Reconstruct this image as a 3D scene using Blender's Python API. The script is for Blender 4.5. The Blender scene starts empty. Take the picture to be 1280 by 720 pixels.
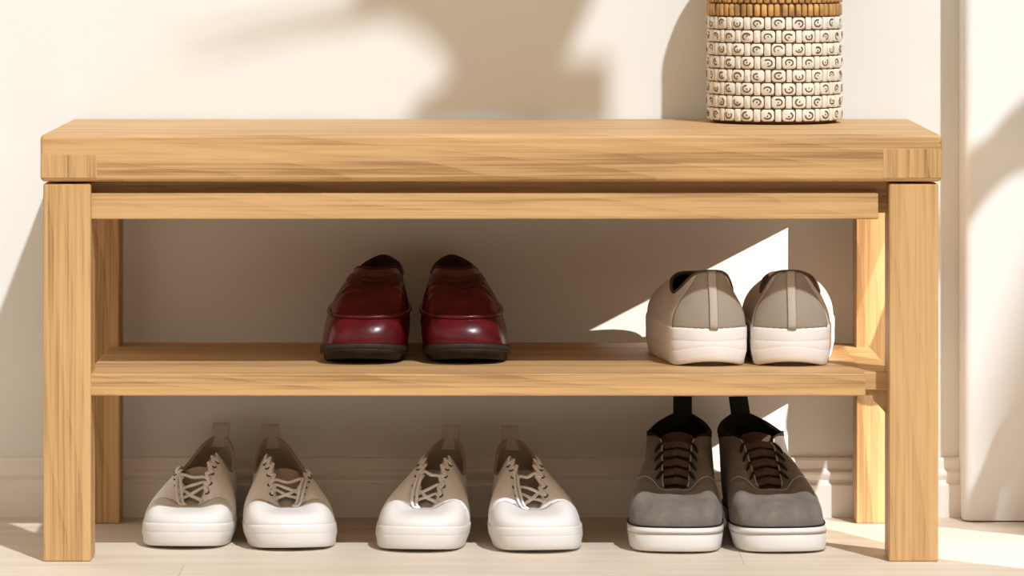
import bpy, bmesh, math, random
from mathutils import Vector, Matrix
random.seed(7)
C = bpy.context.scene.collection
PI = math.pi
CAMH, DIST, SPX, PX0, PY0 = .757, 5.2, 1074.0, 607.0, -110.0

def at(px, py, Y):
    s = SPX * DIST / (DIST + Y)
    return Vector(((px - PX0) / s, Y, CAMH - (py - PY0) / s))

# ------------------------------------------------------------------ materials
def newmat(name):
    m = bpy.data.materials.new(name); m.use_nodes = True
    nt = m.node_tree; b = nt.nodes['Principled BSDF']
    return m, nt, b

def plain(name, col, rough=.6, bump=0, bscale=400, var=.06, vscale=25, spec=.5, coat=0, sheen=0):
    m, nt, b = newmat(name)
    N = nt.nodes; L = nt.links
    tc = N.new('ShaderNodeTexCoord')
    nz = N.new('ShaderNodeTexNoise'); nz.inputs['Scale'].default_value = vscale; nz.inputs['Detail'].default_value = 4
    L.new(tc.outputs['Object'], nz.inputs['Vector'])
    cr = N.new('ShaderNodeValToRGB')
    c0 = [c * (1 - var) for c in col]; c1 = [min(1, c * (1 + var)) for c in col]
    cr.color_ramp.elements[0].position = .3; cr.color_ramp.elements[1].position = .7
    cr.color_ramp.elements[0].color = (*c0, 1); cr.color_ramp.elements[1].color = (*c1, 1)
    L.new(nz.outputs['Fac'], cr.inputs['Fac']); L.new(cr.outputs['Color'], b.inputs['Base Color'])
    b.inputs['Roughness'].default_value = rough
    b.inputs['Specular IOR Level'].default_value = spec
    b.inputs['Coat Weight'].default_value = coat; b.inputs['Coat Roughness'].default_value = .12
    b.inputs['Sheen Weight'].default_value = sheen
    if bump:
        n2 = N.new('ShaderNodeTexNoise'); n2.inputs['Scale'].default_value = bscale; n2.inputs['Detail'].default_value = 3
        L.new(tc.outputs['Object'], n2.inputs['Vector'])
        bp = N.new('ShaderNodeBump'); bp.inputs['Strength'].default_value = bump; bp.inputs['Distance'].default_value = .001
        L.new(n2.outputs['Fac'], bp.inputs['Height']); L.new(bp.outputs['Normal'], b.inputs['Normal'])
    return m

def wood(name, axis, light, dark, seed=0.0, gs=1.0, rough=.5):
    """oak: fine pores and broad cathedral bands, stretched along one axis"""
    m, nt, b = newmat(name); N = nt.nodes; L = nt.links
    tc = N.new('ShaderNodeTexCoord'); oi = N.new('ShaderNodeObjectInfo')
    add = N.new('ShaderNodeVectorMath'); add.operation = 'MULTIPLY_ADD'
    comb = N.new('ShaderNodeCombineXYZ')
    for i in range(3): L.new(oi.outputs['Random'], comb.inputs[i])
    L.new(comb.outputs[0], add.inputs[0]); add.inputs[1].default_value = (3.7, 5.1, 4.3)
    L.new(tc.outputs['Object'], add.inputs[2])
    def mapped(along, across):
        mp = N.new('ShaderNodeMapping')
        sc = [across] * 3; sc['XYZ'.index(axis)] = along
        mp.inputs['Scale'].default_value = sc; mp.inputs['Location'].default_value = (seed, seed * .7, seed * 1.3)
        L.new(add.outputs[0], mp.inputs['Vector']); return mp
    # distortion
    m1 = mapped(1.6 * gs, 9 * gs)
    big = N.new('ShaderNodeTexNoise'); big.inputs['Scale'].default_value = 1.2; big.inputs['Detail'].default_value = 2
    L.new(m1.outputs[0], big.inputs['Vector'])
    ml = N.new('ShaderNodeMath'); ml.operation = 'MULTIPLY'; ml.inputs[1].default_value = 16
    L.new(big.outputs['Fac'], ml.inputs[0])
    fr = N.new('ShaderNodeMath'); fr.operation = 'SINE'; 
    ml2 = N.new('ShaderNodeMath'); ml2.operation = 'MULTIPLY'; ml2.inputs[1].default_value = 2.6
    L.new(ml.outputs[0], ml2.inputs[0]); L.new(ml2.outputs[0], fr.inputs[0])
    m2 = mapped(3.2 * gs, 230 * gs)
    fine = N.new('ShaderNodeTexNoise'); fine.inputs['Scale'].default_value = 1.6; fine.inputs['Detail'].default_value = 5; fine.inputs['Roughness'].default_value = .6
    L.new(m2.outputs[0], fine.inputs['Vector'])
    m3 = mapped(.9 * gs, 32 * gs)
    mid = N.new('ShaderNodeTexNoise'); mid.inputs['Scale'].default_value = 1.5; mid.inputs['Detail'].default_value = 3
    L.new(m3.outputs[0], mid.inputs['Vector'])
    m4 = mapped(1.1 * gs, 8.5 * gs)
    wv = N.new('ShaderNodeTexWave'); wv.wave_type = 'BANDS'; wv.bands_direction = 'DIAGONAL'; wv.wave_profile = 'SAW'
    wv.inputs['Scale'].default_value = 3.4; wv.inputs['Distortion'].default_value = 5.5; wv.inputs['Detail'].default_value = 2.5; wv.inputs['Detail Scale'].default_value = .9; wv.inputs['Detail Roughness'].default_value = .45
    L.new(m4.outputs[0], wv.inputs['Vector'])
    pw = N.new('ShaderNodeMath'); pw.operation = 'POWER'; pw.inputs[1].default_value = 2.2; L.new(wv.outputs['Fac'], pw.inputs[0])
    s1 = N.new('ShaderNodeMath'); s1.operation = 'MULTIPLY_ADD'; s1.inputs[1].default_value = -.11
    L.new(pw.outputs[0], s1.inputs[0])
    s0 = N.new('ShaderNodeMath'); s0.operation = 'MULTIPLY_ADD'; s0.inputs[1].default_value = .03
    L.new(fr.outputs[0], s0.inputs[0]); L.new(fine.outputs['Fac'], s0.inputs[2]); L.new(s0.outputs[0], s1.inputs[2])
    s2 = N.new('ShaderNodeMath'); s2.operation = 'ADD'; L.new(s1.outputs[0], s2.inputs[0]); L.new(mid.outputs['Fac'], s2.inputs[1])
    hf = N.new('ShaderNodeMath'); hf.operation = 'MULTIPLY'; hf.inputs[1].default_value = .5; L.new(s2.outputs[0], hf.inputs[0])
    cr = N.new('ShaderNodeValToRGB'); e = cr.color_ramp.elements
    e[0].position = .36; e[0].color = (*dark, 1); e[1].position = .57; e[1].color = (*light, 1)
    md = e.new(.46); md.color = (*[d * .35 + l * .65 for d, l in zip(dark, light)], 1)
    L.new(hf.outputs[0], cr.inputs['Fac']); L.new(cr.outputs['Color'], b.inputs['Base Color'])
    b.inputs['Roughness'].default_value = rough; b.inputs['Specular IOR Level'].default_value = .35
    bp = N.new('ShaderNodeBump'); bp.inputs['Strength'].default_value = .12; bp.inputs['Distance'].default_value = .001
    L.new(hf.outputs[0], bp.inputs['Height']); L.new(bp.outputs['Normal'], b.inputs['Normal'])
    return m

OAKL, OAKD = (.60, .365, .162), (.33, .175, .066)
M = dict(
    oak_x=wood('oak_grain_along', 'X', OAKL, OAKD),
    oak_z=wood('oak_grain_upright', 'Z', OAKL, OAKD),
    oak_y=wood('oak_grain_deep', 'Y', (.54, .34, .17), OAKD),
    wall=plain('wall_paint', (.80, .785, .745), .9, .15, 220, .012, 3, .2),
    white_wall=plain('pier_paint', (.87, .865, .85), .7, .05, 200, .01, 3, .3),
    base=plain('baseboard_paint', (.83, .78, .72), .5, 0, 1, .015, 6, .4),
    white=plain('white_canvas', (.90, .885, .875), .75, .35, 900, .03, 40, .3),
    rubber=plain('white_rubber', (.72, .685, .655), .42, .05, 120, .02, 30, .45),
    lining=plain('beige_lining', (.44, .36, .28), .9, .2, 500, .06, 30, .2),
    lace=plain('white_lace', (.88, .86, .83), .85, .5, 1500, .05, 200, .2),
    eyelet=plain('dark_eyelet', (.07, .055, .05), .5),
    greytongue=plain('grey_tongue', (.52, .46, .41), .9, .3, 700, .05, 40, .2),
    grey=plain('grey_suede', (.155, .130, .110), .85, .5, 260, .22, 45, .25, sheen=.15),
    greylight=plain('grey_thread', (.55, .49, .43), .8),
    black=plain('black_fabric', (.018, .015, .014), .9, .3, 600, .2, 60, .2),
    brown=plain('brown_tongue', (.062, .036, .030), .8, .4, 400, .25, 60, .3),
    brownlace=plain('brown_lace', (.085, .05, .042), .75, .5, 900, .25, 90, .3),
    maroon=plain('maroon_leather', (.088, .006, .009), .27, .3, 70, .4, 40, .22, coat=.12),
    maroondark=plain('dark_maroon_leather', (.062, .005, .008), .40, .25, 90, .35, 30, .2, coat=.05),
    darksole=plain('dark_brown_sole', (.028, .017, .013), .6, .4, 300, .35, 60, .2),
    darklining=plain('dark_lining', (.045, .022, .017), .8),
    taupe=plain('taupe_suede', (.33, .27, .21), .85, .25, 500, .05, 30, .2),
    taupelight=plain('taupe_tape', (.46, .39, .32), .8, .2, 500, .05, 30, .2),
    cream=plain('cream_canvas', (.68, .61, .56), .8, .3, 700, .04, 30, .2),
    creamsole=plain('cream_rubber', (.80, .745, .71), .55, .15, 150, .04, 25, .35),
    undersole=plain('dark_outsole', (.06, .045, .04), .8),
    darkline=plain('brown_edge', (.10, .055, .035), .8),
    vase_body=plain('vase_grout', (.155, .085, .040), .8, .4, 300, .2, 60, .2),
    vase_tile=plain('vase_cream_glaze', (.78, .71, .60), .6, .25, 300, .07, 90, .35),
    vase_brown=plain('vase_brown_glaze', (.50, .27, .09), .5, .3, 300, .45, 45, .4),
    leaf=plain('leaf_green', (.05, .14, .035), .5, 0, 1, .2, 20, .4),
    stem=plain('stem_brown', (.12, .09, .04), .8),
    terracotta=plain('terracotta', (.45, .2, .1), .8),
    metal=plain('black_metal', (.03, .03, .03), .4),
    fabric=plain('linen_blind', (.7, .65, .56), .9, .3, 600),
)

def floor_material():
    m, nt, b = newmat('pale_floor'); N = nt.nodes; L = nt.links
    tc = N.new('ShaderNodeTexCoord')
    mp = N.new('ShaderNodeMapping'); mp.inputs['Scale'].default_value = (1.2, 14, 1); L.new(tc.outputs['Object'], mp.inputs['Vector'])
    nz = N.new('ShaderNodeTexNoise'); nz.inputs['Scale'].default_value = 2.2; nz.inputs['Detail'].default_value = 5; L.new(mp.outputs[0], nz.inputs['Vector'])
    cr = N.new('ShaderNodeValToRGB'); e = cr.color_ramp.elements
    e[0].position = .3; e[0].color = (.60, .50, .40, 1); e[1].position = .7; e[1].color = (.71, .615, .505, 1)
    L.new(nz.outputs['Fac'], cr.inputs['Fac'])
    br = N.new('ShaderNodeTexBrick'); br.inputs['Scale'].default_value = 1; br.inputs['Brick Width'].default_value = 1.3; br.inputs['Row Height'].default_value = .14
    br.inputs['Mortar Size'].default_value = .0009; br.inputs['Color1'].default_value = (1, 1, 1, 1); br.inputs['Color2'].default_value = (.96, .95, .94, 1); br.inputs['Mortar'].default_value = (.8, .74, .68, 1)
    mp2 = N.new('ShaderNodeMapping'); mp2.inputs['Location'].default_value = (.35, .02, 0); L.new(tc.outputs['Object'], mp2.inputs['Vector']); L.new(mp2.outputs[0], br.inputs['Vector'])
    mx = N.new('ShaderNodeMix'); mx.data_type = 'RGBA'; mx.blend_type = 'MULTIPLY'; mx.inputs[0].default_value = 1
    L.new(cr.outputs['Color'], mx.inputs[6]); L.new(br.outputs['Color'], mx.inputs[7]); L.new(mx.outputs[2], b.inputs['Base Color'])
    b.inputs['Roughness'].default_value = .55; b.inputs['Specular IOR Level'].default_value = .3
    return m
M['floor'] = floor_material()

# ------------------------------------------------------------------ helpers
def link(name, bm, mat, parent=None, smooth=True, autos=None):
    me = bpy.data.meshes.new(name); bmesh.ops.recalc_face_normals(bm, faces=bm.faces[:]) if autos != 'keep' else None
    if smooth:
        for f in bm.faces: f.smooth = True
    bm.to_mesh(me); bm.free()
    o = bpy.data.objects.new(name, me); C.objects.link(o)
    for mm in (mat if isinstance(mat, (list, tuple)) else [mat]): me.materials.append(mm)
    if parent: o.parent = parent
    return o

def empty(name, loc, label, cat, group=None, rz=0):
    o = bpy.data.objects.new(name, None); C.objects.link(o); o.location = loc; o.rotation_euler = (0, 0, rz)
    o.empty_display_size = .03; o['label'] = label; o['category'] = cat
    if group: o['group'] = group
    return o

def box(bm, x0, x1, y0, y1, z0, z1, bev=0, seg=3):
    r = bmesh.ops.create_cube(bm, size=1); vs = r['verts']
    for v in vs:
        v.co = Vector(((x0 + x1) / 2 + v.co.x * (x1 - x0), (y0 + y1) / 2 + v.co.y * (y1 - y0), (z0 + z1) / 2 + v.co.z * (z1 - z0)))
    if bev:
        es = {e for v in vs for e in v.link_edges}
        bmesh.ops.bevel(bm, geom=list(es), offset=bev, segments=seg, affect='EDGES', profile=.5)

def boxobj(name, mat, parent, *a, bev=.002, seg=3):
    bm = bmesh.new(); box(bm, *a, bev=bev, seg=seg)
    o = link(name, bm, mat, parent, smooth=False)
    return o

def grid(bm, rows, closed_u=False, mi=0, cap=False):
    """rows: list of lists of Vector; quads between; closed_u wraps inside each row"""
    V = [[bm.verts.new(p) for p in r] for r in rows]
    n = len(V[0])
    for i in range(len(V) - 1):
        for j in range(n if closed_u else n - 1):
            k = (j + 1) % n
            f = bm.faces.new((V[i][j], V[i][k], V[i + 1][k], V[i + 1][j])); f.material_index = mi
    if cap:
        if len(set(V[0])) > 2: bm.faces.new(V[0][::-1]).material_index = mi
        bm.faces.new(V[-1]).material_index = mi
    return V

def ribbon(bm, pts, nrm, w, h, seg=8, taper=False):
    rows = []
    n = len(pts)
    for i, p in enumerate(pts):
        t = (pts[min(i + 1, n - 1)] - pts[max(i - 1, 0)]).normalized()
        nn = nrm[i] - t * nrm[i].dot(t)
        nn = nn.normalized() if nn.length > 1e-6 else Vector((0, 0, 1))
        s = t.cross(nn)
        k = 1.0
        if taper: k = max(.15, math.sin(PI * min(1, max(0, (i + .5) / n))))
        rows.append([p + s * (w * k * math.cos(2 * PI * j / seg)) + nn * (h * math.sin(2 * PI * j / seg)) for j in range(seg)])
    grid(bm, rows, closed_u=True, cap=True)

def catmull(p0, p1, p2, p3, t):
    return .5 * ((2 * p1) + (p2 - p0) * t + (2 * p0 - 5 * p1 + 4 * p2 - p3) * t * t + (3 * p1 - p0 - 3 * p2 + p3) * t ** 3)

def smoothpath(P, n):
    out = []
    m = len(P)
    for i in range(m - 1):
        for k in range(n):
            out.append(catmull(P[max(i - 1, 0)], P[i], P[i + 1], P[min(i + 2, m - 1)], k / n))
    out.append(P[-1]); return out

def solid(o, th, mo=0, rim=0, off=-1):
    md = o.modifiers.new('thickness', 'SOLIDIFY'); md.thickness = th; md.offset = off; md.use_even_offset = False
    md.material_offset = mo; md.material_offset_rim = rim

# ------------------------------------------------------------------ shoe engine
class Shoe:
    """local frame: toe at y=0, heel at y=L, sole on z=0; k=0 toe .. 8 heel .. 15"""
    def __init__(s, half_b, half_c, prm, zt, spring=.006, bend=.0, mir=1, skew=0.0):
        s.B = s.full(half_b); s.Cc = s.full(half_c); s.prm = [prm[k if k <= 8 else 16 - k] for k in range(16)]
        s.L = half_b[8][1]; s.zt = zt; s.spring = spring; s.bend = bend; s.mir = mir; s.skew = skew
    def full(s, h):
        out = list(h)
        for k in range(9, 16):
            p = h[16 - k]; out.append((-p[0],) + tuple(p[1:]))
        return [Vector(p) if len(p) == 3 else Vector((p[0], p[1], 0)) for p in out]
    def per(s, A, th):
        th %= 16; i = int(th); t = th - i
        return catmull(A[(i - 1) % 16], A[i % 16], A[(i + 1) % 16], A[(i + 2) % 16], t)
    def deform(s, p):
        y = p.y; L = s.L
        z = p.z + s.spring * max(0, (.08 - y) / .08) ** 2 * max(0, 1 - p.z / .2)
        x = p.x + s.bend * math.sin(PI * min(1, max(0, y / L))) + s.skew * p.z
        return Vector((x * s.mir, y, z))
    def raw(s, th, v):
        b = s.per(s.B, th); c = s.per(s.Cc, th)
        h1, o1, w2, d2 = s.per([Vector(p[:3]) for p in s.prm], th).to_tuple() + (0,)
        i = int(th % 16); t = th % 1; d2 = s.prm[i][3] * (1 - t) + s.prm[(i + 1) % 16][3] * t
        P0 = Vector((b.x, b.y, s.zt)); P3 = c
        out = Vector((b.x / .055, (b.y - s.L * .5) / (s.L * .5), 0)); out.x *= .8
        if out.length > 1e-6: out.normalize()
        dz = c.z - s.zt
        P1 = P0 + out * o1 + Vector((0, 0, h1 * dz))
        P2 = P3 + Vector(((b.x - c.x) * w2, (b.y - c.y) * w2, -d2 * dz))
        u = 1 - v
        return P0 * u ** 3 + P1 * 3 * u * u * v + P2 * 3 * u * v * v + P3 * v ** 3
    def S(s, th, v, off=0):
        p = s.raw(th, v)
        if off: p = p + s.nraw(th, v) * off
        return s.deform(p)
    def nraw(s, th, v):
        v = min(max(v, .01), .985)
        e = .01
        a = s.raw(th + e * 3, v) - s.raw(th - e * 3, v); b = s.raw(th, v + e) - s.raw(th, v - e)
        n = a.cross(b)
        if n.length < 1e-10: return Vector((0, 0, 1))
        n.normalize()
        return n if (n.dot(s.raw(th, v) - Vector((0, s.L * .5, -.02))) > 0) else -n
    def N(s, th, v):
        n = s.nraw(th, v); return Vector((n.x * s.mir, n.y, n.z))
    def vy(s, th, y):
        lo, hi = 0, 1
        if s.raw(th, 1).y < y: return 1
        for _ in range(25):
            m = (lo + hi) / 2
            if s.raw(th, m).y < y: lo = m
            else: hi = m
        return hi

def shoe_upper(sh, root, mats, th=.003, nu=112, nv=22, name='upper', crease=0):
    bm = bmesh.new(); rows = []
    for j in range(nv + 1):
        v = j / nv
        row = []
        for i in range(nu):
            t = 16 * i / nu
            o = 0
            if crease:
                p = sh.raw(t, v); y = p.y
                o = crease * math.sin(y * 330 + math.sin(p.x * 90) * 1.3) * math.exp(-((y - crease_y) / .022) ** 2) * (v * (1 - v) * 4)
            row.append(sh.S(t, v, o))
        rows.append(row)
    grid(bm, rows, closed_u=True)
    o = link(name, bm, mats, root); orient(o, sh)
    solid(o, th, 1 if len(mats) > 1 else 0, 1 if len(mats) > 1 else 0)
    return o
crease_y = .07

def orient(o, sh, flip=None):
    """make outward normals for the open shell"""
    me = o.data
    c = Vector((0, sh.L * .5, .02)); tot = 0
    for p in me.polygons: tot += p.normal.dot(p.center - c) * p.area
    if tot < 0: me.flip_normals()

def shoe_patch(sh, root, name, mat, t0, t1, v0f, v1f, off=.0012, nu=28, nv=14, th=.0012, label=None):
    bm = bmesh.new(); rows = []
    for j in range(nv + 1):
        row = []
        for i in range(nu + 1):
            t = t0 + (t1 - t0) * i / nu
            a = v0f(t) if callable(v0f) else v0f; b = v1f(t) if callable(v1f) else v1f
            row.append(sh.S(t, a + (b - a) * j / nv, off))
        rows.append(row)
    grid(bm, rows)
    o = link(name, bm, mat, root); orient(o, sh); solid(o, th)
    if label: o['label'] = label
    return o

def shoe_sole(sh, root, mat, zt, grow=1.04, gd=.014, name='sole', lines=(), nu=96, arch=0, botscale=.97, bulge=0):
    bm = bmesh.new()
    def loop(sc, z):
        r = []
        for i in range(nu):
            b = sh.per(sh.B, 16 * i / nu)
            p = Vector((b.x * sc, sh.L * .5 + (b.y - sh.L * .5) * (1 + (sc - 1) * .45), z))
            if arch and z < .5 * zt: p.z += arch * (1 - min(1, abs(p.x) / .038) ** 2) * (1 if p.y > sh.L * .9 else .0)
            r.append(sh.deform(p))
        return r
    prof = [(.3, .0), (botscale - .03, 0.0), (botscale, .0015), (botscale + .012, .006)]
    k = len(lines)
    zs = sorted(lines)
    for zl in zs:
        prof += [(grow - .003 + bulge, zl - .0012), (grow - gd + bulge, zl - .0004), (grow - gd + bulge, zl + .0004), (grow - .003 + bulge, zl + .0012)]
    prof += [(grow + bulge * .5, zt * .7), (grow, zt - .004), (grow - .01, zt - .001), (grow - .045, zt + .0005), (.6, zt + .0005)]
    grid(bm, [loop(a, z) for a, z in prof], closed_u=True, cap=True)
    return link(name, bm, mat, root)

def shoe_loop(sh, root, name, mat, fn, r=.0008, n=140, closed=True, t0=0, t1=16, off=.0008, w=None, label=None):
    bm = bmesh.new(); pts = []; ns = []
    for i in range(n + 1):
        t = t0 + (t1 - t0) * i / n; v = fn(t) if callable(fn) else fn
        pts.append(sh.S(t, v, off)); ns.append(sh.N(t, min(v, .98)))
    ribbon(bm, pts, ns, w or r, r, 6)
    o = link(name, bm, mat, root)
    if label: o['label'] = label
    return o

def strip(root, name, mats, ctr, hw, arch, th=.003, nu=12, mir=1, sh=None):
    """tongue-like strip: ctr list of Vector, hw half widths, arch = rise of the middle"""
    bm = bmesh.new(); P = smoothpath(ctr, 6); W = smoothpath([Vector((w, 0, 0)) for w in hw], 6)
    rows = []
    for p, w in zip(P, W):
        row = []
        for i in range(nu + 1):
            a = -1 + 2 * i / nu
            q = Vector((p.x + a * w.x, p.y + arch * .4 * a * a, p.z - arch * a * a))
            row.append(sh.deform(q) if sh else q)
        rows.append(row)
    grid(bm, rows)
    o = link(name, bm, mats, root)
    if sum(p.normal.z - p.normal.y * .5 for p in o.data.polygons) < 0: o.data.flip_normals()
    solid(o, th, 0, 0)
    return o

def shoe_insole(sh, root, mat, z):
    bm = bmesh.new(); r = []
    c = bm.verts.new(sh.deform(Vector((0, sh.L * .55, z))))
    for i in range(64):
        b = sh.per(sh.B, i / 4); r.append(bm.verts.new(sh.deform(Vector((b.x * .93, sh.L * .5 + (b.y - sh.L * .5) * .96, z)))))
    for i in range(64): bm.faces.new((c, r[i], r[(i + 1) % 64]))
    ret = bmesh.ops.extrude_face_region(bm, geom=bm.faces[:])
    for v in ret['geom']:
        if isinstance(v, bmesh.types.BMVert): v.co.z -= .002
    return link('insole', bm, mat, root, smooth=False)

def pull_tab(sh, root, mat, w, z0, z1, inset=.001, fold=True, y=None, lean=.006):
    """loop of webbing at the heel, doubled over"""
    y = y if y is not None else sh.Cc[8].y
    bm = bmesh.new()
    path = [Vector((0, y + .004, z0 - .03)), Vector((0, y + .0035, z0)), Vector((0, y + lean * .6, z1 - .004)), Vector((0, y + lean * .6 - .001, z1)), Vector((0, y + lean * .6 - .004, z1 - .001)), Vector((0, y - .003, z0)), Vector((0, y - .0045, z0 - .015))]
    path = smoothpath(path, 5)
    rows = [[sh.deform(p + Vector((a * w, 0, 0))) for a in (-1, -.5, 0, .5, 1)] for p in path]
    grid(bm, rows)
    o = link('pull_tab', bm, mat, root, smooth=False); solid(o, .0014, 0, 0, 0)
    return o

def eyelets(sh, root, ths, v, mat, r=.0026):
    for t in ths:
        for s_ in (1, -1):
            tt = t if s_ > 0 else 16 - t
            c = sh.S(tt, v, .0008); n = sh.N(tt, v)
            bm = bmesh.new(); q = n.to_track_quat('Z', 'Y').to_matrix()
            rows = []
            for a in range(12):
                aa = 2 * PI * a / 12
                rows.append([c + q @ Vector(((r + .0009 * math.cos(b_ * PI / 3)) * math.cos(aa), (r + .0009 * math.cos(b_ * PI / 3)) * math.sin(aa), .0009 * math.sin(b_ * PI / 3))) for b_ in range(6)])
            rows.append(rows[0])
            grid(bm, rows, closed_u=True)
            cv = bm.verts.new(c - n * .0002)
            rr = [bm.verts.new(c - n * .0002 + q @ Vector((r * math.cos(2 * PI * a / 12), r * math.sin(2 * PI * a / 12), 0))) for a in range(12)]
            for a in range(12): bm.faces.new((cv, rr[a], rr[(a + 1) % 12]))
            link('eyelet', bm, mat, root)

# ------------------------------------------------------------------ sneaker types
def white_sneaker(loc, rz, mir, label, group, var=0, asym=.12, slack=1, splay=0.0):
    L = .285
    B = [(0, 0), (.030, .007), (.047, .026), (.0545, .07), (.0500, .12), (.042, .17), (.038, .22), (.030, .265), (0, L)]
    g = var
    Cc = [(0, .058, .0455), (.0085 + g, .062, .0475), (.0115 + g * .6, .088, .066), (.0095 + g * .6, .122, .090), (.016 + g, .150, .0955),
          (.030, .185, .071), (.029, .228, .075), (.017, .264, .096), (0, .276, .1065)]
    #      h1   o1    w2   d2
    prm = [(.85, .003, .50, .03), (.88, .003, .48, .04), (.75, .003, .42, .12), (.50, .002, .36, .24), (.42, .001, .34, .30),
           (.45, .0, .30, .32), (.5, .0, .2, .3), (.5, .001, .1, .35), (.45, .003, .1, .35)]
    sh = Shoe(B, Cc, prm, .026, .005, -.003, mir, skew=asym)
    for k, dx, dzz in ((14, -.3, -.1), (13, -1, -.8), (12, -.9, -1.0), (11, -.3, -.2)): sh.Cc[k] = sh.Cc[k] + Vector((dx * splay, 0, dzz * splay))
    r = empty('white_sneaker', loc, label, 'shoe', group, rz)
    shoe_upper(sh, r, [M['white'], M['lining']], .0028)
    shoe_sole(sh, r, M['rubber'], .0285, 1.035, lines=(.0165,), gd=.007)
    cap = lambda t: min(.86, sh.vy(t, .047))
    shoe_patch(sh, r, 'toe_cap', M['rubber'], -3.1, 3.1, 0.0, lambda t: cap(t % 16) * (1 - .0 * abs(t)), off=.0012, th=.0014)
    shoe_loop(sh, r, 'toe_seam', M['greytongue'], lambda t: min(.985, cap(t % 16) + .02), .0007, 50, t0=-1.5, t1=1.5, off=.0012)
    shoe_insole(sh, r, M['lining'], .032)
    # slumped tongue inside the throat
    strip(r, 'tongue', [M['greytongue']], [Vector((0, .055, .041)), Vector((0, .075, .051)), Vector((.001, .10, .056)), Vector((-.002, .135, .066)), Vector((-.003, .155, .080))],
          [.018, .019, .020, .022, .020], .006, .003, sh=sh)
    ths = (1.75, 2.2, 2.65, 3.1, 3.55)
    eyelets(sh, r, ths, .86, M['eyelet'], .0022)
    # laces: each run is a piece of one lace
    bm = bmesh.new()
    def edge(t, v, off): return sh.S(t, v, off), sh.N(t, min(v, .97))
    lr = random.Random(int(abs(loc[0]) * 1e4))
    for s_ in (1, -1):
        T = (lambda q: q) if s_ > 0 else (lambda q: 16 - q)
        for i, t in enumerate(ths):
            # flat run from the eyelet over the edge of the flap
            P = [sh.S(T(t), .86, .0008), sh.S(T(t + .10), .915, .0020), sh.S(T(t + .24), .975, .0018), sh.S(T(t + .30), 1.0, .0012)]
            ribbon(bm, smoothpath(P, 5), [sh.N(T(t + .1), .93)] * 16, .0025, .0010)
            if i < 4:
                P = [sh.S(T(t + .27), .99, .0010), sh.S(T(t + .33), .93, .0026), sh.S(T(t + .43), .87, .0012)]
                ribbon(bm, smoothpath(P, 5), [sh.N(T(t + .3), .93)] * 11, .0019, .0008)
    # loose crossings low over the throat
    for i, (ta, tb, dz) in enumerate(((1.3, 1.75, .003), (1.8, 1.3, .004), (2.1, 1.8, .004), (2.35, 2.55, .001))):
        j1, j2 = lr.uniform(-.12, .12), lr.uniform(-.12, .12)
        ta += j1; tb += j2
        a0, n0 = edge(ta, .88, .0014); a1, n1 = edge(ta, 1.0, .0022)
        b0, m0 = edge(16 - tb, .88, .0014); b1, m1 = edge(16 - tb, 1.0, .0022)
        mid = (a1 + b1) / 2 + Vector((0, -.004, dz - .004 + lr.uniform(-.001, .002)))
        P = smoothpath([a0, a1, mid, b1, b0], 7); up = Vector((0, -.6, .8))
        Nn = smoothpath([n0, (n0 + up) / 2, up, (m0 + up) / 2, m0], 7)
        ribbon(bm, P, Nn, .0026, .0010)
    # slack bight lying along one flap
    d = 1 if slack > 0 else -1
    Q = (lambda q: q % 16) if d > 0 else (lambda q: (16 - q) % 16)
    P = [sh.S(Q(2.6), .90, .003), sh.S(Q(2.2), .85, .0045), sh.S(Q(1.7), .81, .0045), sh.S(Q(1.0), .80, .003), sh.S(Q(.5), .88, .003), sh.S(Q(1.1), .90, .004), sh.S(Q(1.9), .91, .0055), sh.S(Q(2.5), .95, .004)]
    P = smoothpath(P, 7); ribbon(bm, P, [sh.N(Q(1.6), .88)] * len(P), .0022, .0010)
    link('laces', bm, M['lace'], r)
    # seams
    shoe_loop(sh, r, 'edge_binding', M['lining'], lambda t: .996, .0009, off=.0002)
    pull_tab(sh, r, M['greytongue'], .0105, .105, .1185)
    return r

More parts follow.
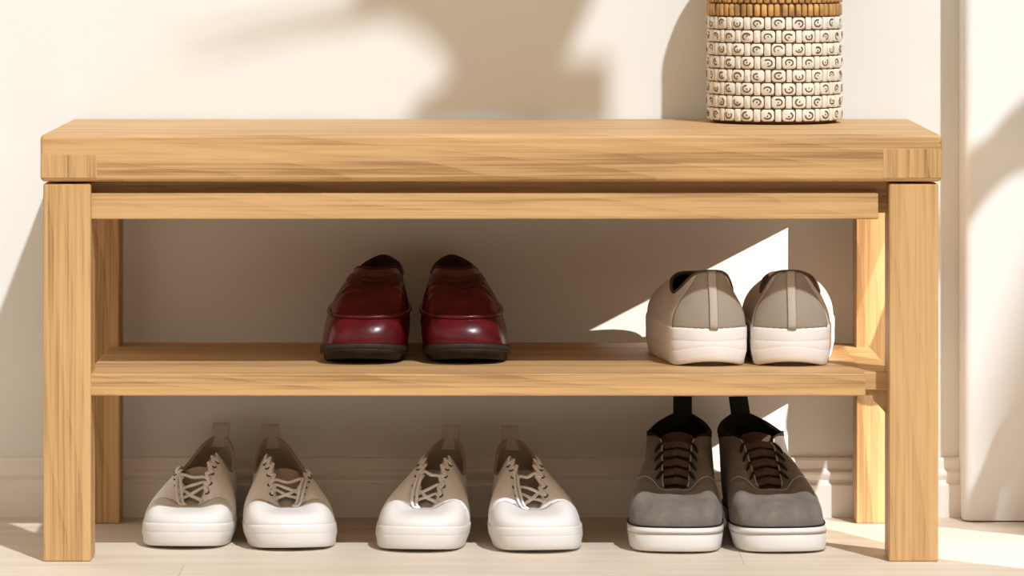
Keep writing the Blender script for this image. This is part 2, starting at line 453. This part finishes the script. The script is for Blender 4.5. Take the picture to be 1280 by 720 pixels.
def grey_sneaker(loc, rz, mir, label, group, skew=0.0):
    L = .295
    B = [(0, 0), (.033, .006), (.050, .026), (.0555, .07), (.0505, .125), (.044, .18), (.043, .23), (.033, .275), (0, L)]
    Cc = [(0, .092, .066), (.0135, .094, .067), (.0155, .115, .082), (.0165, .142, .100), (.019, .168, .116),
          (.036, .195, .121), (.038, .235, .118), (.025, .272, .127), (0, .287, .136)]
    prm = [(.80, .002, .62, -.02), (.85, .002, .55, .0), (.8, .002, .5, .03), (.62, .002, .45, .08), (.55, .001, .5, .12),
           (.5, .0, .30, .3), (.5, .0, .2, .3), (.5, .002, .1, .35), (.45, .004, .1, .35)]
    sh = Shoe(B, Cc, prm, .0275, .003, -.003, mir, skew=skew)
    r = empty('grey_sneaker', loc, label, 'shoe', group, rz)
    global crease_y
    crease_y = .052
    shoe_upper(sh, r, [M['grey'], M['black']], .0035, nv=30, crease=.0019)
    shoe_sole(sh, r, M['rubber'], .0290, 1.04, lines=(.0225,), botscale=.985)
    shoe_loop(sh, r, 'welt_line', M['black'], .02, .0010, off=.0012)
    shoe_insole(sh, r, M['black'], .033)
    strip(r, 'tongue', [M['brown']], [Vector((0, .085, .059)), Vector((0, .112, .076)), Vector((0, .140, .095)), Vector((0, .166, .1125)), Vector((0, .176, .124))],
          [.021, .023, .024, .022, .0185], .005, .0035, sh=sh)
    ths = (1.95, 2.5, 3.05, 3.6)
    # lace bars over the tongue
    bm = bmesh.new()
    for i, t in enumerate((1.35, 1.9, 2.45, 3.0, 3.5)):
        a0, n0 = sh.S(t, .985, -.001), sh.N(t, .97); b0, m0 = sh.S(16 - t - .08, .985, -.001), sh.N(16 - t - .08, .97)
        mid = (a0 + b0) / 2 + Vector((0, -.004, .0042)); up = Vector((0, -.75, .65))
        ribbon(bm, smoothpath([a0, (a0 * .6 + b0 * .4) + Vector((0, -.0035, .0037)), mid, (a0 * .4 + b0 * .6) + Vector((0, -.0035, .003)), b0], 6), [up] * 25, .0052, .0021)
    link('laces', bm, M['brownlace'], r)
    for T in ((lambda q: q), (lambda q: 16 - q)):
        for t in ths:
            bm = bmesh.new()
            P = [sh.S(T(t + .10), 1.0, .001), sh.S(T(t + .06), .955, .0022), sh.S(T(t - .02), .91, .0022), sh.S(T(t - .12), .855, .0010), sh.S(T(t - .16), .835, -.001)]
            Nn = [sh.N(T(t), .95)] * 25
            ribbon(bm, smoothpath(P, 6), Nn, .0021, .0012, taper=True)
            link('lace_end', bm, M['black'], r)
    for t0, t1 in ((1.1, 4.0), (12.0, 14.9)):
        shoe_loop(sh, r, 'eyestay_stitching', M['greylight'], .972, .0009, 60, t0=t0, t1=t1, off=.0010)
    # vamp seam curving from the throat to the sides
    fv = lambda t: .90 - .50 * min(1, abs((t if t < 8 else t - 16)) / 3.2) ** 2.2
    shoe_loop(sh, r, 'vamp_seam', M['greylight'], lambda t: fv(t % 16), .0004, 90, t0=-3.1, t1=3.1, off=.0009)
    shoe_patch(sh, r, 'collar_lining', M['black'], 4.4, 11.6, lambda t: .985 - .10 * math.sin(PI * (t - 4.4) / 7.2) ** .7, .995, off=.0006, th=.001)
    shoe_loop(sh, r, 'collar_edge', M['black'], .998, .0013, 90, t0=4.1, t1=11.9, off=.0)
    pull_tab(sh, r, M['black'], .0115, .134, .1535)
    return r

def loafer(loc, rz, mir, label, group):
    L = .282
    B = [(0, 0), (.029, .006), (.046, .024), (.0535, .065), (.052, .11), (.046, .16), (.041, .21), (.032, .258), (0, L)]
    Cc = [(0, .132, .105), (.011, .134, .1055), (.021, .143, .106), (.0265, .158, .103), (.0295, .178, .097),
          (.0315, .202, .092), (.030, .230, .094), (.020, .260, .103), (0, .272, .110)]
    prm = [(.42, .002, .58, .20), (.45, .002, .56, .20), (.48, .002, .53, .18), (.5, .002, .48, .14), (.5, .001, .40, .12),
           (.5, .0, .30, .2), (.5, .0, .2, .3), (.5, .002, .1, .35), (.45, .003, .1, .35)]
    B = [(x * .955, y) for x, y in B]; Cc = [(x * .95, y, z_) for x, y, z_ in Cc]
    sh = Shoe(B, Cc, prm, .016, .010, -.002, mir, skew=.13)
    r = empty('loafer', loc, label, 'shoe', group, rz)
    global crease_y
    crease_y = .085
    shoe_upper(sh, r, [M['maroon'], M['darklining']], .0026, nv=34, crease=.0012)
    shoe_sole(sh, r, M['darksole'], .0175, 1.035, lines=(.010,), botscale=.91)
    shoe_insole(sh, r, M['darklining'], .024)
    fv = lambda t: .295 + .02 * math.cos(t * PI / 4) + .16 * min(1, abs((t if t < 8 else t - 16)) / 4.2) ** 2
    shoe_loop(sh, r, 'apron_seam', M['maroon'], lambda t: fv(t % 16), .0031, 110, t0=-4.2, t1=4.2, off=.0010, w=.0026)
    # saddle strap with a slot
    def strap(v0, v1):
        return shoe_patch(sh, r, 'saddle_strap', M['maroondark'], -3.6, 3.6, lambda t: max(fv(t % 16) + .03, v0 + .02 * abs(t)), lambda t: v1, off=.0007, th=.0012)
    sp_ = strap(.70, .87)
    bm = bmesh.new()
    P = [sh.S(15.1, .79, .0036), sh.S(15.6, .775, .004), sh.S(0, .77, .004), sh.S(.4, .775, .004), sh.S(.9, .79, .0036)]
    ribbon(bm, smoothpath(P, 6), [Vector((0, -.5, .8))] * 25, .002, .0006, taper=True)
    link('strap_slot', bm, M['darklining'], sp_)
    shoe_loop(sh, r, 'collar_binding', M['maroondark'], .997, .0014, off=.0)
    return r

def slip_on(loc, rz, mir, label, group):
    """heel towards the viewer; built toe at y=0 and turned by the caller"""
    L = .252; q_ = L / .270
    B = [(0, 0), (.032, .008), (.048, .028), (.055, .075), (.0535, .12), (.049, .165), (.0465, .205), (.0405, .250), (0, L)]
    Cc = [(0, .105, .0995), (.012, .107, .0995), (.022, .116, .0985), (.030, .135, .094), (.034, .16, .086),
          (.0345, .190, .082), (.031, .222, .090), (.018, .255, .109), (0, .262, .1125)]
    prm = [(.5, .002, .5, .2), (.5, .002, .5, .2), (.5, .002, .45, .2), (.5, .002, .4, .15), (.5, .001, .35, .15),
           (.5, .0, .25, .25), (.5, .0, .15, .3), (.45, .001, .25, .35), (.4, .001, .3, .3)]
    B = [(x, y * q_) for x, y in B[:-1]] + [(0, L)]; Cc = [(x, y * q_, z_) for x, y, z_ in Cc]
    prm[0] = (.35, .002, .5, .34); prm[1] = (.36, .002, .5, .33); prm[2] = (.40, .002, .45, .28)
    sh = Shoe(B, Cc, prm, .044, .004, .003, mir)
    r = empty('slip_on_shoe', loc, label, 'shoe', group, rz)
    shoe_upper(sh, r, [M['cream'], M['darklining']], .003)
    shoe_sole(sh, r, M['creamsole'], .0465, 1.035, lines=(.018, .030), botscale=.97, arch=.006, gd=.007)
    bm = bmesh.new(); rr = []
    for i in range(64):
        b = sh.per(sh.B, i / 4); rr.append(bm.verts.new(sh.deform(Vector((b.x * .9, sh.L * .5 + (b.y - sh.L * .5) * .93, .0)))))
    f = bm.faces.new(rr); ret = bmesh.ops.extrude_face_region(bm, geom=[f])
    for v in ret['geom']:
        if isinstance(v, bmesh.types.BMVert): v.co.z += .009
    link('outsole', bm, M['undersole'], r, smooth=False)
    shoe_insole(sh, r, M['darklining'], .049)
    wdt = lambda v: 0
    # taupe heel counter: two halves with a raised tape between them
    bm = bmesh.new(); rows = []
    for j in range(21):
        v = .0 + .985 * j / 20; half = 1.12 - .36 * v ** 2.2
        rows.append([sh.S(8 + half * (-1 + 2 * i / 30), v, .0014) for i in range(31)])
    grid(bm, rows); o = link('heel_counter', bm, M['taupe'], r); orient(o, sh); solid(o, .0014); hc_ = o
    o['label'] = 'taupe heel panel'
    bm = bmesh.new()
    P = [sh.S(8.0 + .05 * mir, v / 14, .0026) for v in range(0, 15)]
    Nn = [sh.N(8.0, min(.97, v / 14)) for v in range(0, 15)]
    ribbon(bm, P, Nn, .0052, .0009); link('heel_tape', bm, M['taupelight'], hc_)
    shoe_loop(sh, r, 'collar_binding', M['darkline'], .997, .0019, off=.0)
    return r

# ------------------------------------------------------------------ setting
def structure(o, label=None, cat=None):
    o['kind'] = 'structure'
    if label: o['label'] = label
    if cat: o['category'] = cat
    return o
WY = .403
structure(boxobj('floor', M['floor'], None, -3, 3, -4.6, WY + .1, -.05, 0, bev=0), 'pale wooden floor', 'floor')
structure(boxobj('wall_back', M['wall'], None, -3, 3, WY, WY + .12, 0, 2.7, bev=0), 'warm white painted wall behind the bench', 'wall')
# baseboard: moulded profile swept along X
def profile_sweep(name, prof, x0, x1, mat):
    bm = bmesh.new(); grid(bm, [[Vector((x, y, z)) for y, z in prof] for x in (x0, x1)], closed_u=True, cap=True)
    return link(name, bm, mat, None, smooth=False)
bf = .385
prof = [(WY + .001, 0.0), (bf, 0.0), (bf, .040), (bf + .0015, .0415), (bf + .0055, .0430), (bf + .0065, .0460), (bf + .0045, .050), (bf + .0035, .053), (bf + .0040, .056),
        (bf + .009, .0585), (bf + .0105, .060), (bf + .0105, .0700), (bf + .0120, .0730), (WY + .001, .0740)]
PXR = at(1205, 600, .345).x
structure(profile_sweep('baseboard_back', prof, -3, PXR + .004, M['base']), 'cream moulded baseboard along the wall', 'baseboard')
# white pier on the right with a rounded corner
bm = bmesh.new()
box(bm, PXR, 1.25, .345, WY + .02, .0015, 2.7)
es = [e for e in bm.edges if all(abs(v.co.x - PXR) < 1e-5 and abs(v.co.y - .345) < 1e-5 for v in e.verts)]
bmesh.ops.bevel(bm, geom=es, offset=.012, segments=8, affect='EDGES', profile=.5)
o = link('wall_right', bm, M['white_wall'], None, smooth=True)
structure(o, 'smooth white wall pier at the right edge', 'wall')
md = o.modifiers.new('n', 'EDGE_SPLIT'); md.split_angle = math.radians(40)

# ------------------------------------------------------------------ bench
bench = empty('shoe_bench', (0, .2, 0), 'light oak bench with one lower shelf holding shoes, standing against the wall', 'bench')
by = lambda y: y - .2
def bpart(name, mat, x0, x1, y0, y1, z0, z1, bev=.002, seg=3):
    return boxobj(name, M[mat], bench, x0, x1, by(y0), by(y1), z0, z1, bev=bev, seg=seg)
zt = .498
XL, XR = at(50, 0, 0).x, at(1178, 0, 0).x
bpart('seat_top', 'oak_x', XL, XR, 0, .396, .443, zt, bev=.0055, seg=4)
# corner joints: end blocks inlaid flush at the lower corners
for a, b, z1 in ((at(51.5, 0, 0).x, at(121, 0, 0).x, .4745), (at(1104, 0, 0).x, at(1176.5, 0, 0).x, .481)):
    o = bpart('corner_block', 'oak_z', a, b, -.0005, .03, .4475, z1, bev=.0003, seg=1)
# legs
def leg(px0, px1, Y0, Y1, ztop=.4435):
    return bpart('leg', 'oak_z', px0, px1, Y0, Y1, 0.0, ztop, bev=.0022)
leg(at(54, 0, .005).x, at(113.5, 0, .005).x, .005, .064, .4405)
leg(at(1111.5, 0, .005).x, at(1173, 0, .005).x, .005, .064, .4405)
rl = at(150, 0, .329).x; rr_ = at(1070, 0, .329).x
leg(rl - .056, rl, .329, .379)
leg(rr_, rr_ + .056, .329, .379)
xli, xri = at(113.5, 0, .005).x, at(1111.5, 0, .005).x
z = lambda py, Y: at(0, py, Y).z
bpart('apron_rail', 'oak_x', xli - .004, at(1098, 0, .014).x, .014, .036, z(274, .014), z(241, .014), bev=.0015)
bpart('sub_frame_rail', 'oak_x', xli - .004, xri + .004, .036, .060, z(279, .036) + .012, .4435, bev=.001)
bpart('back_rail', 'oak_x', rl - .01, rr_ + .01, .350, .372, .405, .4435, bev=.001)
for xa in (xli - .042, xri + .020):
    bpart('side_rail', 'oak_y', xa, xa + .022, .058, .335, .430, .4435, bev=.001)
# shelf
zs1, zs0 = z(467, .008), z(495, .008)
xsr = at(1082, 0, .008).x
shf = bpart('shelf', 'oak_x', xli - .006, xsr, .008, .385, zs0, zs1, bev=.002)
bpart('shelf_end_board', 'oak_x', xsr - .001, xri + .006, .034, .385, zs0 + .004, zs1 - .0008, bev=.0015)
# curved bracket at the right front leg
bm = bmesh.new()
poly = []
bx0, bx1 = at(1076, 0, .04).x, xri + .001
zt_, zb_ = zs0 + .006, z(518, .04)
poly = [(bx0, zt_), (bx1, zt_), (bx1, zb_)]
for i in range(1, 8):
    t = i / 8
    poly.append((bx1 + (bx0 - bx1) * t, zb_ + (zs0 - .001 - zb_) * (math.sin(t * PI / 2) ** 1.15)))
poly.append((bx0, zs0 - .001))
a = [bm.verts.new((x, by(.040), zz)) for x, zz in poly]; b = [bm.verts.new((x, by(.062), zz)) for x, zz in poly]
bm.faces.new(a); bm.faces.new(b[::-1])
for i in range(len(a)): bm.faces.new((a[i], b[i], b[(i + 1) % len(a)], a[(i + 1) % len(a)]))
link('shelf_bracket', bm, M['oak_y'], bench, smooth=False)
# small felt glides under the front legs
for xa in (at(84, 0, 0).x, at(1142, 0, 0).x):
    pass

# ------------------------------------------------------------------ vase
VR = .0815
vc = Vector((at(968, 0, .312).x, .312, zt))
vase = empty('woven_pattern_vase', vc, 'cream relief-patterned cylinder vase with brown upper band, standing on the bench top', 'vase')
VH = .225
bm = bmesh.new()
prof = [(0, 0), (VR - .012, 0), (VR - .006, .0015), (VR - .0025, .005), (VR - .0015, .010), (VR - .0015, VH - .01), (VR - .003, VH - .002), (VR - .006, VH), (VR - .010, VH - .002), (VR - .011, VH - .01), (VR - .011, .02), (0, .012)]
rows = []
for r_, z_ in prof:
    r_ = max(r_, .0005)
    rows.append([Vector((r_ * math.cos(2 * PI * i / 96), r_ * math.sin(2 * PI * i / 96), z_)) for i in range(96)])
grid(bm, rows, closed_u=True, cap=True)
link('body', bm, M['vase_body'], vase)
def relief(bm, a0, a1, z0, z1, d0, d1, jitter=0.0, rad=.3, n=5):
    """rounded raised tile on the cylinder"""
    w = (a1 - a0) * VR; h = z1 - z0; r = min(w, h) * rad; pts = []
    for cx, cy, s0 in ((w - r, h - r, 0), (r, h - r, 1), (r, r, 2), (w - r, r, 3)):
        for k in range(n):
            an = (s0 + k / (n - 1)) * PI / 2
            pts.append((cx + r * math.cos(an), cy + r * math.sin(an)))
    def P(u, v, d): 
        a = a0 + u / VR; return Vector(((VR + d) * math.cos(a), (VR + d) * math.sin(a), z0 + v))
    c = (w / 2, h / 2)
    ins = lambda p, k: (c[0] + (p[0] - c[0]) * k, c[1] + (p[1] - c[1]) * k)
    rows = [[P(*p, d0) for p in pts], [P(*p, d1 * .6) for p in pts], [P(*ins(p, .88), d1) for p in pts]]
    grid(bm, rows, closed_u=True, cap=True)
NT = 20; per = 2 * PI / NT; row_h = .0160
zrow0 = .0035
bmc = bmesh.new(); bmb = bmesh.new(); bmd = bmesh.new()
rng = random.Random(3)
for r_ in range(13):
    z0 = zrow0 + r_ * row_h
    brown = r_ >= 8
    bmt = bmb if brown else bmc
    for k in range(NT):
        a = -PI / 2 + .05 + (k + (.5 if r_ % 2 else 0)) * per
        if not brown:
            ww = .0163 + rng.uniform(-.001, .001)
            relief(bmt, a, a + ww / VR, z0 + .0008, z0 + row_h - .0009, -.003, .0018 + rng.uniform(-.0003, .0003), rad=.28)
            relief(bmt, a + (ww + .0012) / VR, a + per - .0010 / VR, z0 + .0004, z0 + row_h - .0006, -.003, .0016, rad=.2)
            # incised emblem on the wide tile: broken ring and dots
            cx = a + ww / 2 / VR; cz = z0 + row_h / 2 + rng.uniform(-.0007, .0007)
            R = .0045 + rng.uniform(-.0004, .0004); st = rng.uniform(0, 6.28); span = rng.uniform(3.4, 5.2)
            pts = []; ns = []
            for i in range(13):
                an = st + span * i / 12
                aa = cx + R * 1.05 * math.cos(an) / VR
                pts.append(Vector(((VR + .0019) * math.cos(aa), (VR + .0019) * math.sin(aa), cz + R * .85 * math.sin(an)))); ns.append(Vector((math.cos(aa), math.sin(aa), 0)))
            ribbon(bmd, pts, ns, .0009, .0004, 5)
            for dd in (.0002,):
                aa = cx + dd / VR; p = Vector(((VR + .0017) * math.cos(aa), (VR + .0017) * math.sin(aa), cz + rng.uniform(-.001, .001)))
                rr0 = bmesh.ops.create_icosphere(bmd, subdivisions=1, radius=.0011); bmesh.ops.translate(bmd, verts=rr0['verts'], vec=p)
        else:
            for q in range(3):
                a0 = a + per * q / 3 + rng.uniform(-.01, .01)
                relief(bmt, a0, a0 + per / 3 * .74, z0 + .0006, z0 + row_h - .0008, -.003, .0012 + rng.uniform(0, .001), rad=.35)
link('cream_relief', bmc, M['vase_tile'], vase)
link('brown_relief', bmb, M['vase_brown'], vase)
link('incised_marks', bmd, M['vase_body'], vase)

# ------------------------------------------------------------------ shoes
def place(fn, tpx, tpy, base_z, yaw, mir, label, group, fwd=True, L=.285, **kw):
    """toe centre (or heel centre) projects to tpx on the support at height base_z whose row is tpy"""
    s = (tpy - PY0) / (CAMH - base_z); Y = SPX * DIST / s - DIST
    pv = .075 if fwd else .045                       # yaw turns about the ball (or heel) of the shoe
    X = (tpx - PX0) / (SPX * DIST / (DIST + Y + pv))
    if fwd:
        loc = (X + pv * math.sin(yaw), Y + pv * (1 - math.cos(yaw)), base_z); rz = yaw
    else:
        c, s_ = math.cos(yaw + PI), math.sin(yaw + PI)
        loc = (X + s_ * (L - pv), Y + pv - c * (L - pv), base_z); rz = yaw + PI
    return fn(loc, rz, mir, label, group, **kw)
D = math.radians
e = .0004
WG = 'white sneakers under the shelf'
place(white_sneaker, 237, 688, e, D(-3.5), 1, 'white lace-up sneaker at the far left on the floor, beside the bench leg', WG, var=.0, slack=-1, splay=.013)
place(white_sneaker, 362.5, 690, e, D(5.5), -1, 'white lace-up sneaker second from the left, its throat spread widest', WG, var=.001, slack=-1, splay=.016)
place(white_sneaker, 529, 692, e, D(-5.2), 1, 'white lace-up sneaker on the floor below the maroon loafers, left of its pair', WG, var=0, slack=-1)
place(white_sneaker, 669, 693, e, D(4.5), -1, 'white lace-up sneaker on the floor, nearest white one to the grey sneakers', WG, var=.001, slack=1)
GG = 'grey sneakers on the floor'
place(grey_sneaker, 846.5, 693, e, D(-4.3), 1, 'grey suede sneaker with brown laces, left one of its pair on the floor', GG)
place(grey_sneaker, 971.5, 693, e, D(4.0), -1, 'grey suede sneaker with brown laces, right of its pair, toward the right bench leg', GG, skew=.13)
LG = 'maroon loafers on the shelf'
place(loafer, 455, 457, zs1 + e, D(-1.5), 1, 'glossy maroon leather loafer on the shelf, left one of its pair', LG)
place(loafer, 583, 457, zs1 + e, D(1.5), -1, 'glossy maroon leather loafer on the shelf, right one of its pair', LG)
SG = 'slip-on shoes on the shelf'
place(slip_on, 884, 458.5, zs1 + e, D(4), 1, 'cream and taupe slip-on shoe with heel outward, left of its pair on the shelf', SG, fwd=False, L=.252)
place(slip_on, 986, 458.5, zs1 + e, D(-2), -1, 'cream and taupe slip-on shoe with heel outward, right of its pair on the shelf', SG, fwd=False, L=.252)

# ------------------------------------------------------------------ plants beside the camera's view (they cast the leaf shade)
AB, BB = .48, 1.25
def shade(px, py, t, Yp):
    return at(px, py, Yp) + Vector((AB, -1, BB)) * t
def leaf(root, outline, t, Yp, base, thick=.0012, bow=.03):
    pts = [shade(px, py, t, Yp) - root.location for px, py in outline]
    bm = bmesh.new(); c = sum(pts, Vector()) / len(pts)
    P = smoothpath(pts + [pts[0]], 4)[:-1]
    rings = [P]
    for k in (.66, .33):
        rings.append([c + (p - c) * k + Vector((0, bow * (1 - k * k) * .5, 0)) for p in P])
    V = grid(bm, rings, closed_u=True)
    cv = bm.verts.new(c + Vector((0, bow * .5, 0)))
    n = len(P)
    for i in range(n): bm.faces.new((V[-1][i], V[-1][(i + 1) % n], cv))
    o = link('leaf', bm, M['leaf'], root); solid(o, thick, 0, 0, 0)
    # petiole back to the pot
    b = base - root.location; q = pts[0]
    bm = bmesh.new(); path = smoothpath([b, b * .5 + q * .5 + Vector((0, .02, .10)), q], 8)
    ribbon(bm, path, [Vector((0, 1, 0))] * len(path), .0025, .0025); link('stem', bm, M['stem'], o)
def pot(root, at_, r0, r1, h):
    bm = bmesh.new(); a = at_ - root.location; rows = []
    for rr, zz in ((r0 * .5, 0), (r0, 0), (r1, h), (r1 + .008, h), (r1 + .008, h + .02), (r1 - .006, h + .02), (r1 - .01, h - .01), (.01, h - .012)):
        rows.append([a + Vector((rr * math.cos(2 * PI * i / 40), rr * math.sin(2 * PI * i / 40), zz)) for i in range(40)])
    grid(bm, rows, closed_u=True, cap=True); link('pot', bm, M['terracotta'], root)
hp = Vector((.45, -.46, 2.06))
hang = empty('hanging_plant', hp, 'broad-leaved plant hanging from a wall bracket above and before the bench', 'plant')
pot(hang, hp, .05, .075, .10)
T1 = .86
leaf(hang, [(470, -30), (440, -20), (455, 12), (478, 26), (505, 34), (532, 50), (556, 74), (566, 97), (600, 80), (640, 30), (600, -30)], T1, WY, hp + Vector((0, 0, .09)))
leaf(hang, [(620, 30), (585, 70), (562, 99), (540, 113), (522, 128), (510, 156), (600, 158), (690, 158), (700, 90), (680, 40)], T1 + .03, WY, hp + Vector((0, 0, .09)))
leaf(hang, [(560, -30), (600, 40), (640, 90), (700, 100), (706, 70), (720, 48), (730, 20), (740, -30)], T1 - .03, WY, hp + Vector((0, 0, .09)))
leaf(hang, [(650, 75), (650, 158), (705, 158), (761, 158), (761, 158), (762, 118), (761, 76), (761, 76), (735, 74), (700, 74)], T1, WY, hp + Vector((0, 0, .09)), bow=.0)
leaf(hang, [(470, 2), (400, 13), (330, 25), (262, 38), (205, 50), (262, 43), (330, 33), (400, 22), (470, 14)], T1, WY, hp + Vector((0, 0, .09)), bow=0)
leaf(hang, [(470, 18), (420, 25), (360, 40), (300, 56), (215, 82), (300, 63), (360, 48), (420, 34), (470, 30)], T1, WY, hp + Vector((0, 0, .09)), bow=0)
bm = bmesh.new()
for k in range(3):
    a = hp + Vector((.075 * math.cos(2.09 * k), .075 * math.sin(2.09 * k), .11)) - hp
    ribbon(bm, [a, a * .5 + Vector((0, 0, .12)), Vector((0, 0, .30))], [Vector((1, 0, 0))] * 3, .002, .002)
link('cord', bm, M['metal'], hang)
br = empty('wall_bracket', (.45, WY, 2.36), 'black metal wall bracket carrying the hanging plant', 'bracket')
boxobj('arm', M['metal'], br, -.008, .008, -.88, -.004, 0, .016, bev=.001)
boxobj('wall_plate', M['metal'], br, -.02, .02, -.006, -.0005, -.16, .06, bev=.001)
fp = Vector((.97, .10, 0))
floorplant = empty('floor_plant', fp, 'tall long-leaved plant in a clay pot to the right of the bench', 'plant')
pot(floorplant, fp, .10, .14, .24)
PB = fp + Vector((0, 0, .23))
for q, t in (([(1300, 108), (1262, 140), (1235, 172), (1206, 196), (1206, 280), (1232, 250), (1262, 222), (1300, 200)], .42),
             ([(1300, 462), (1262, 510), (1240, 545), (1224, 590), (1208, 625), (1206, 662), (1238, 662), (1242, 622), (1266, 596), (1300, 560)], .25)):
    leaf(floorplant, q, t, .345, PB, bow=.01)
for dx, dy, t in ((250, -60, .5), (330, 120, .45), (210, -330, .6), (390, -180, .3)):
    q = [(1300 + dx, 108 + dy), (1262 + dx, 140 + dy), (1235 + dx, 172 + dy), (1206 + dx, 196 + dy), (1206 + dx, 280 + dy), (1232 + dx, 250 + dy), (1262 + dx, 222 + dy), (1300 + dx, 200 + dy)]
    leaf(floorplant, q, t, .345, PB, bow=.02)

# ------------------------------------------------------------------ light
def sun(name, a, b, energy, col, ang):
    l = bpy.data.lights.new(name, 'SUN'); l.energy = energy; l.color = col; l.angle = D(ang)
    o = bpy.data.objects.new(name, l); C.objects.link(o)
    d = Vector((a, -1, b)).normalized()          # towards the light
    o.rotation_euler = d.to_track_quat('Z', 'Y').to_euler(); o.location = d * 6
    return o
sun('sunlight', AB, BB, 3.55, (.88, .94, 1.0), 1.35)

w = bpy.data.worlds.new('sky'); bpy.context.scene.world = w; w.use_nodes = True
nt = w.node_tree; N = nt.nodes; bg = N['Background']
tc = N.new('ShaderNodeTexCoord'); sp = N.new('ShaderNodeSeparateXYZ'); nt.links.new(tc.outputs['Generated'], sp.inputs[0])
cr = N.new('ShaderNodeValToRGB'); nt.links.new(sp.outputs['Z'], cr.inputs['Fac'])
cr.color_ramp.elements[0].position = .16; cr.color_ramp.elements[0].color = (.13, .10, .075, 1)
cr.color_ramp.elements[1].position = .29; cr.color_ramp.elements[1].color = (1.22, 1.05, .85, 1)
zz = cr.color_ramp.elements.new(.72); zz.color = (.62, .54, .44, 1)
nt.links.new(cr.outputs['Color'], bg.inputs['Color']); bg.inputs['Strength'].default_value = 1.0

# added spot without a real fixture: throws low light under the bench
def spot(name, target, dirn, dist, energy, col, half, blend, r):
    l = bpy.data.lights.new(name, 'SPOT'); l.energy = energy; l.color = col; l.spot_size = 2 * half; l.spot_blend = blend; l.shadow_soft_size = r
    o = bpy.data.objects.new(name, l); C.objects.link(o); d = Vector(dirn).normalized()
    o.location = Vector(target) + d * dist; o.rotation_euler = d.to_track_quat('Z', 'Y').to_euler(); return o
spot('added_low_spot', (.25, .3, .14), (1.17, -1, .66), 5.0, 2100, (1, .95, .88), D(11), .3, .014)
# added screen out of view: its slot limits where the spot reaches
bm = bmesh.new()
box(bm, 1.6, 1.62, -1.7, -.89, 0, 2.7); box(bm, 1.6, 1.62, -.66, WY, 0, 2.7); box(bm, 1.6, 1.62, -.89, -.66, 1.035, 2.7); box(bm, 1.6, 1.62, -.89, -.66, 0, .42)
structure(link('light_screen', bm, M['wall'], None, smooth=False), 'added light-blocking screen right of the bench with a narrow low slot', 'wall')

# ------------------------------------------------------------------ camera
cam = bpy.data.cameras.new('camera'); co = bpy.data.objects.new('camera', cam); C.objects.link(co)
co.location = (0, -DIST, CAMH); co.rotation_euler = (PI / 2, 0, 0)
cam.sensor_width = 36; cam.lens = 36 * SPX * DIST / 1280
cam.shift_x = (640 - PX0) / 1280; cam.shift_y = -(360 - PY0) / 1280
cam.clip_start = .1; cam.clip_end = 100
bpy.context.scene.camera = co
sc = bpy.context.scene
sc.view_settings.view_transform = 'Standard'; sc.view_settings.look = 'None'; sc.view_settings.gamma = 1; sc.view_settings.use_curve_mapping = False
sc.view_settings.exposure = 0
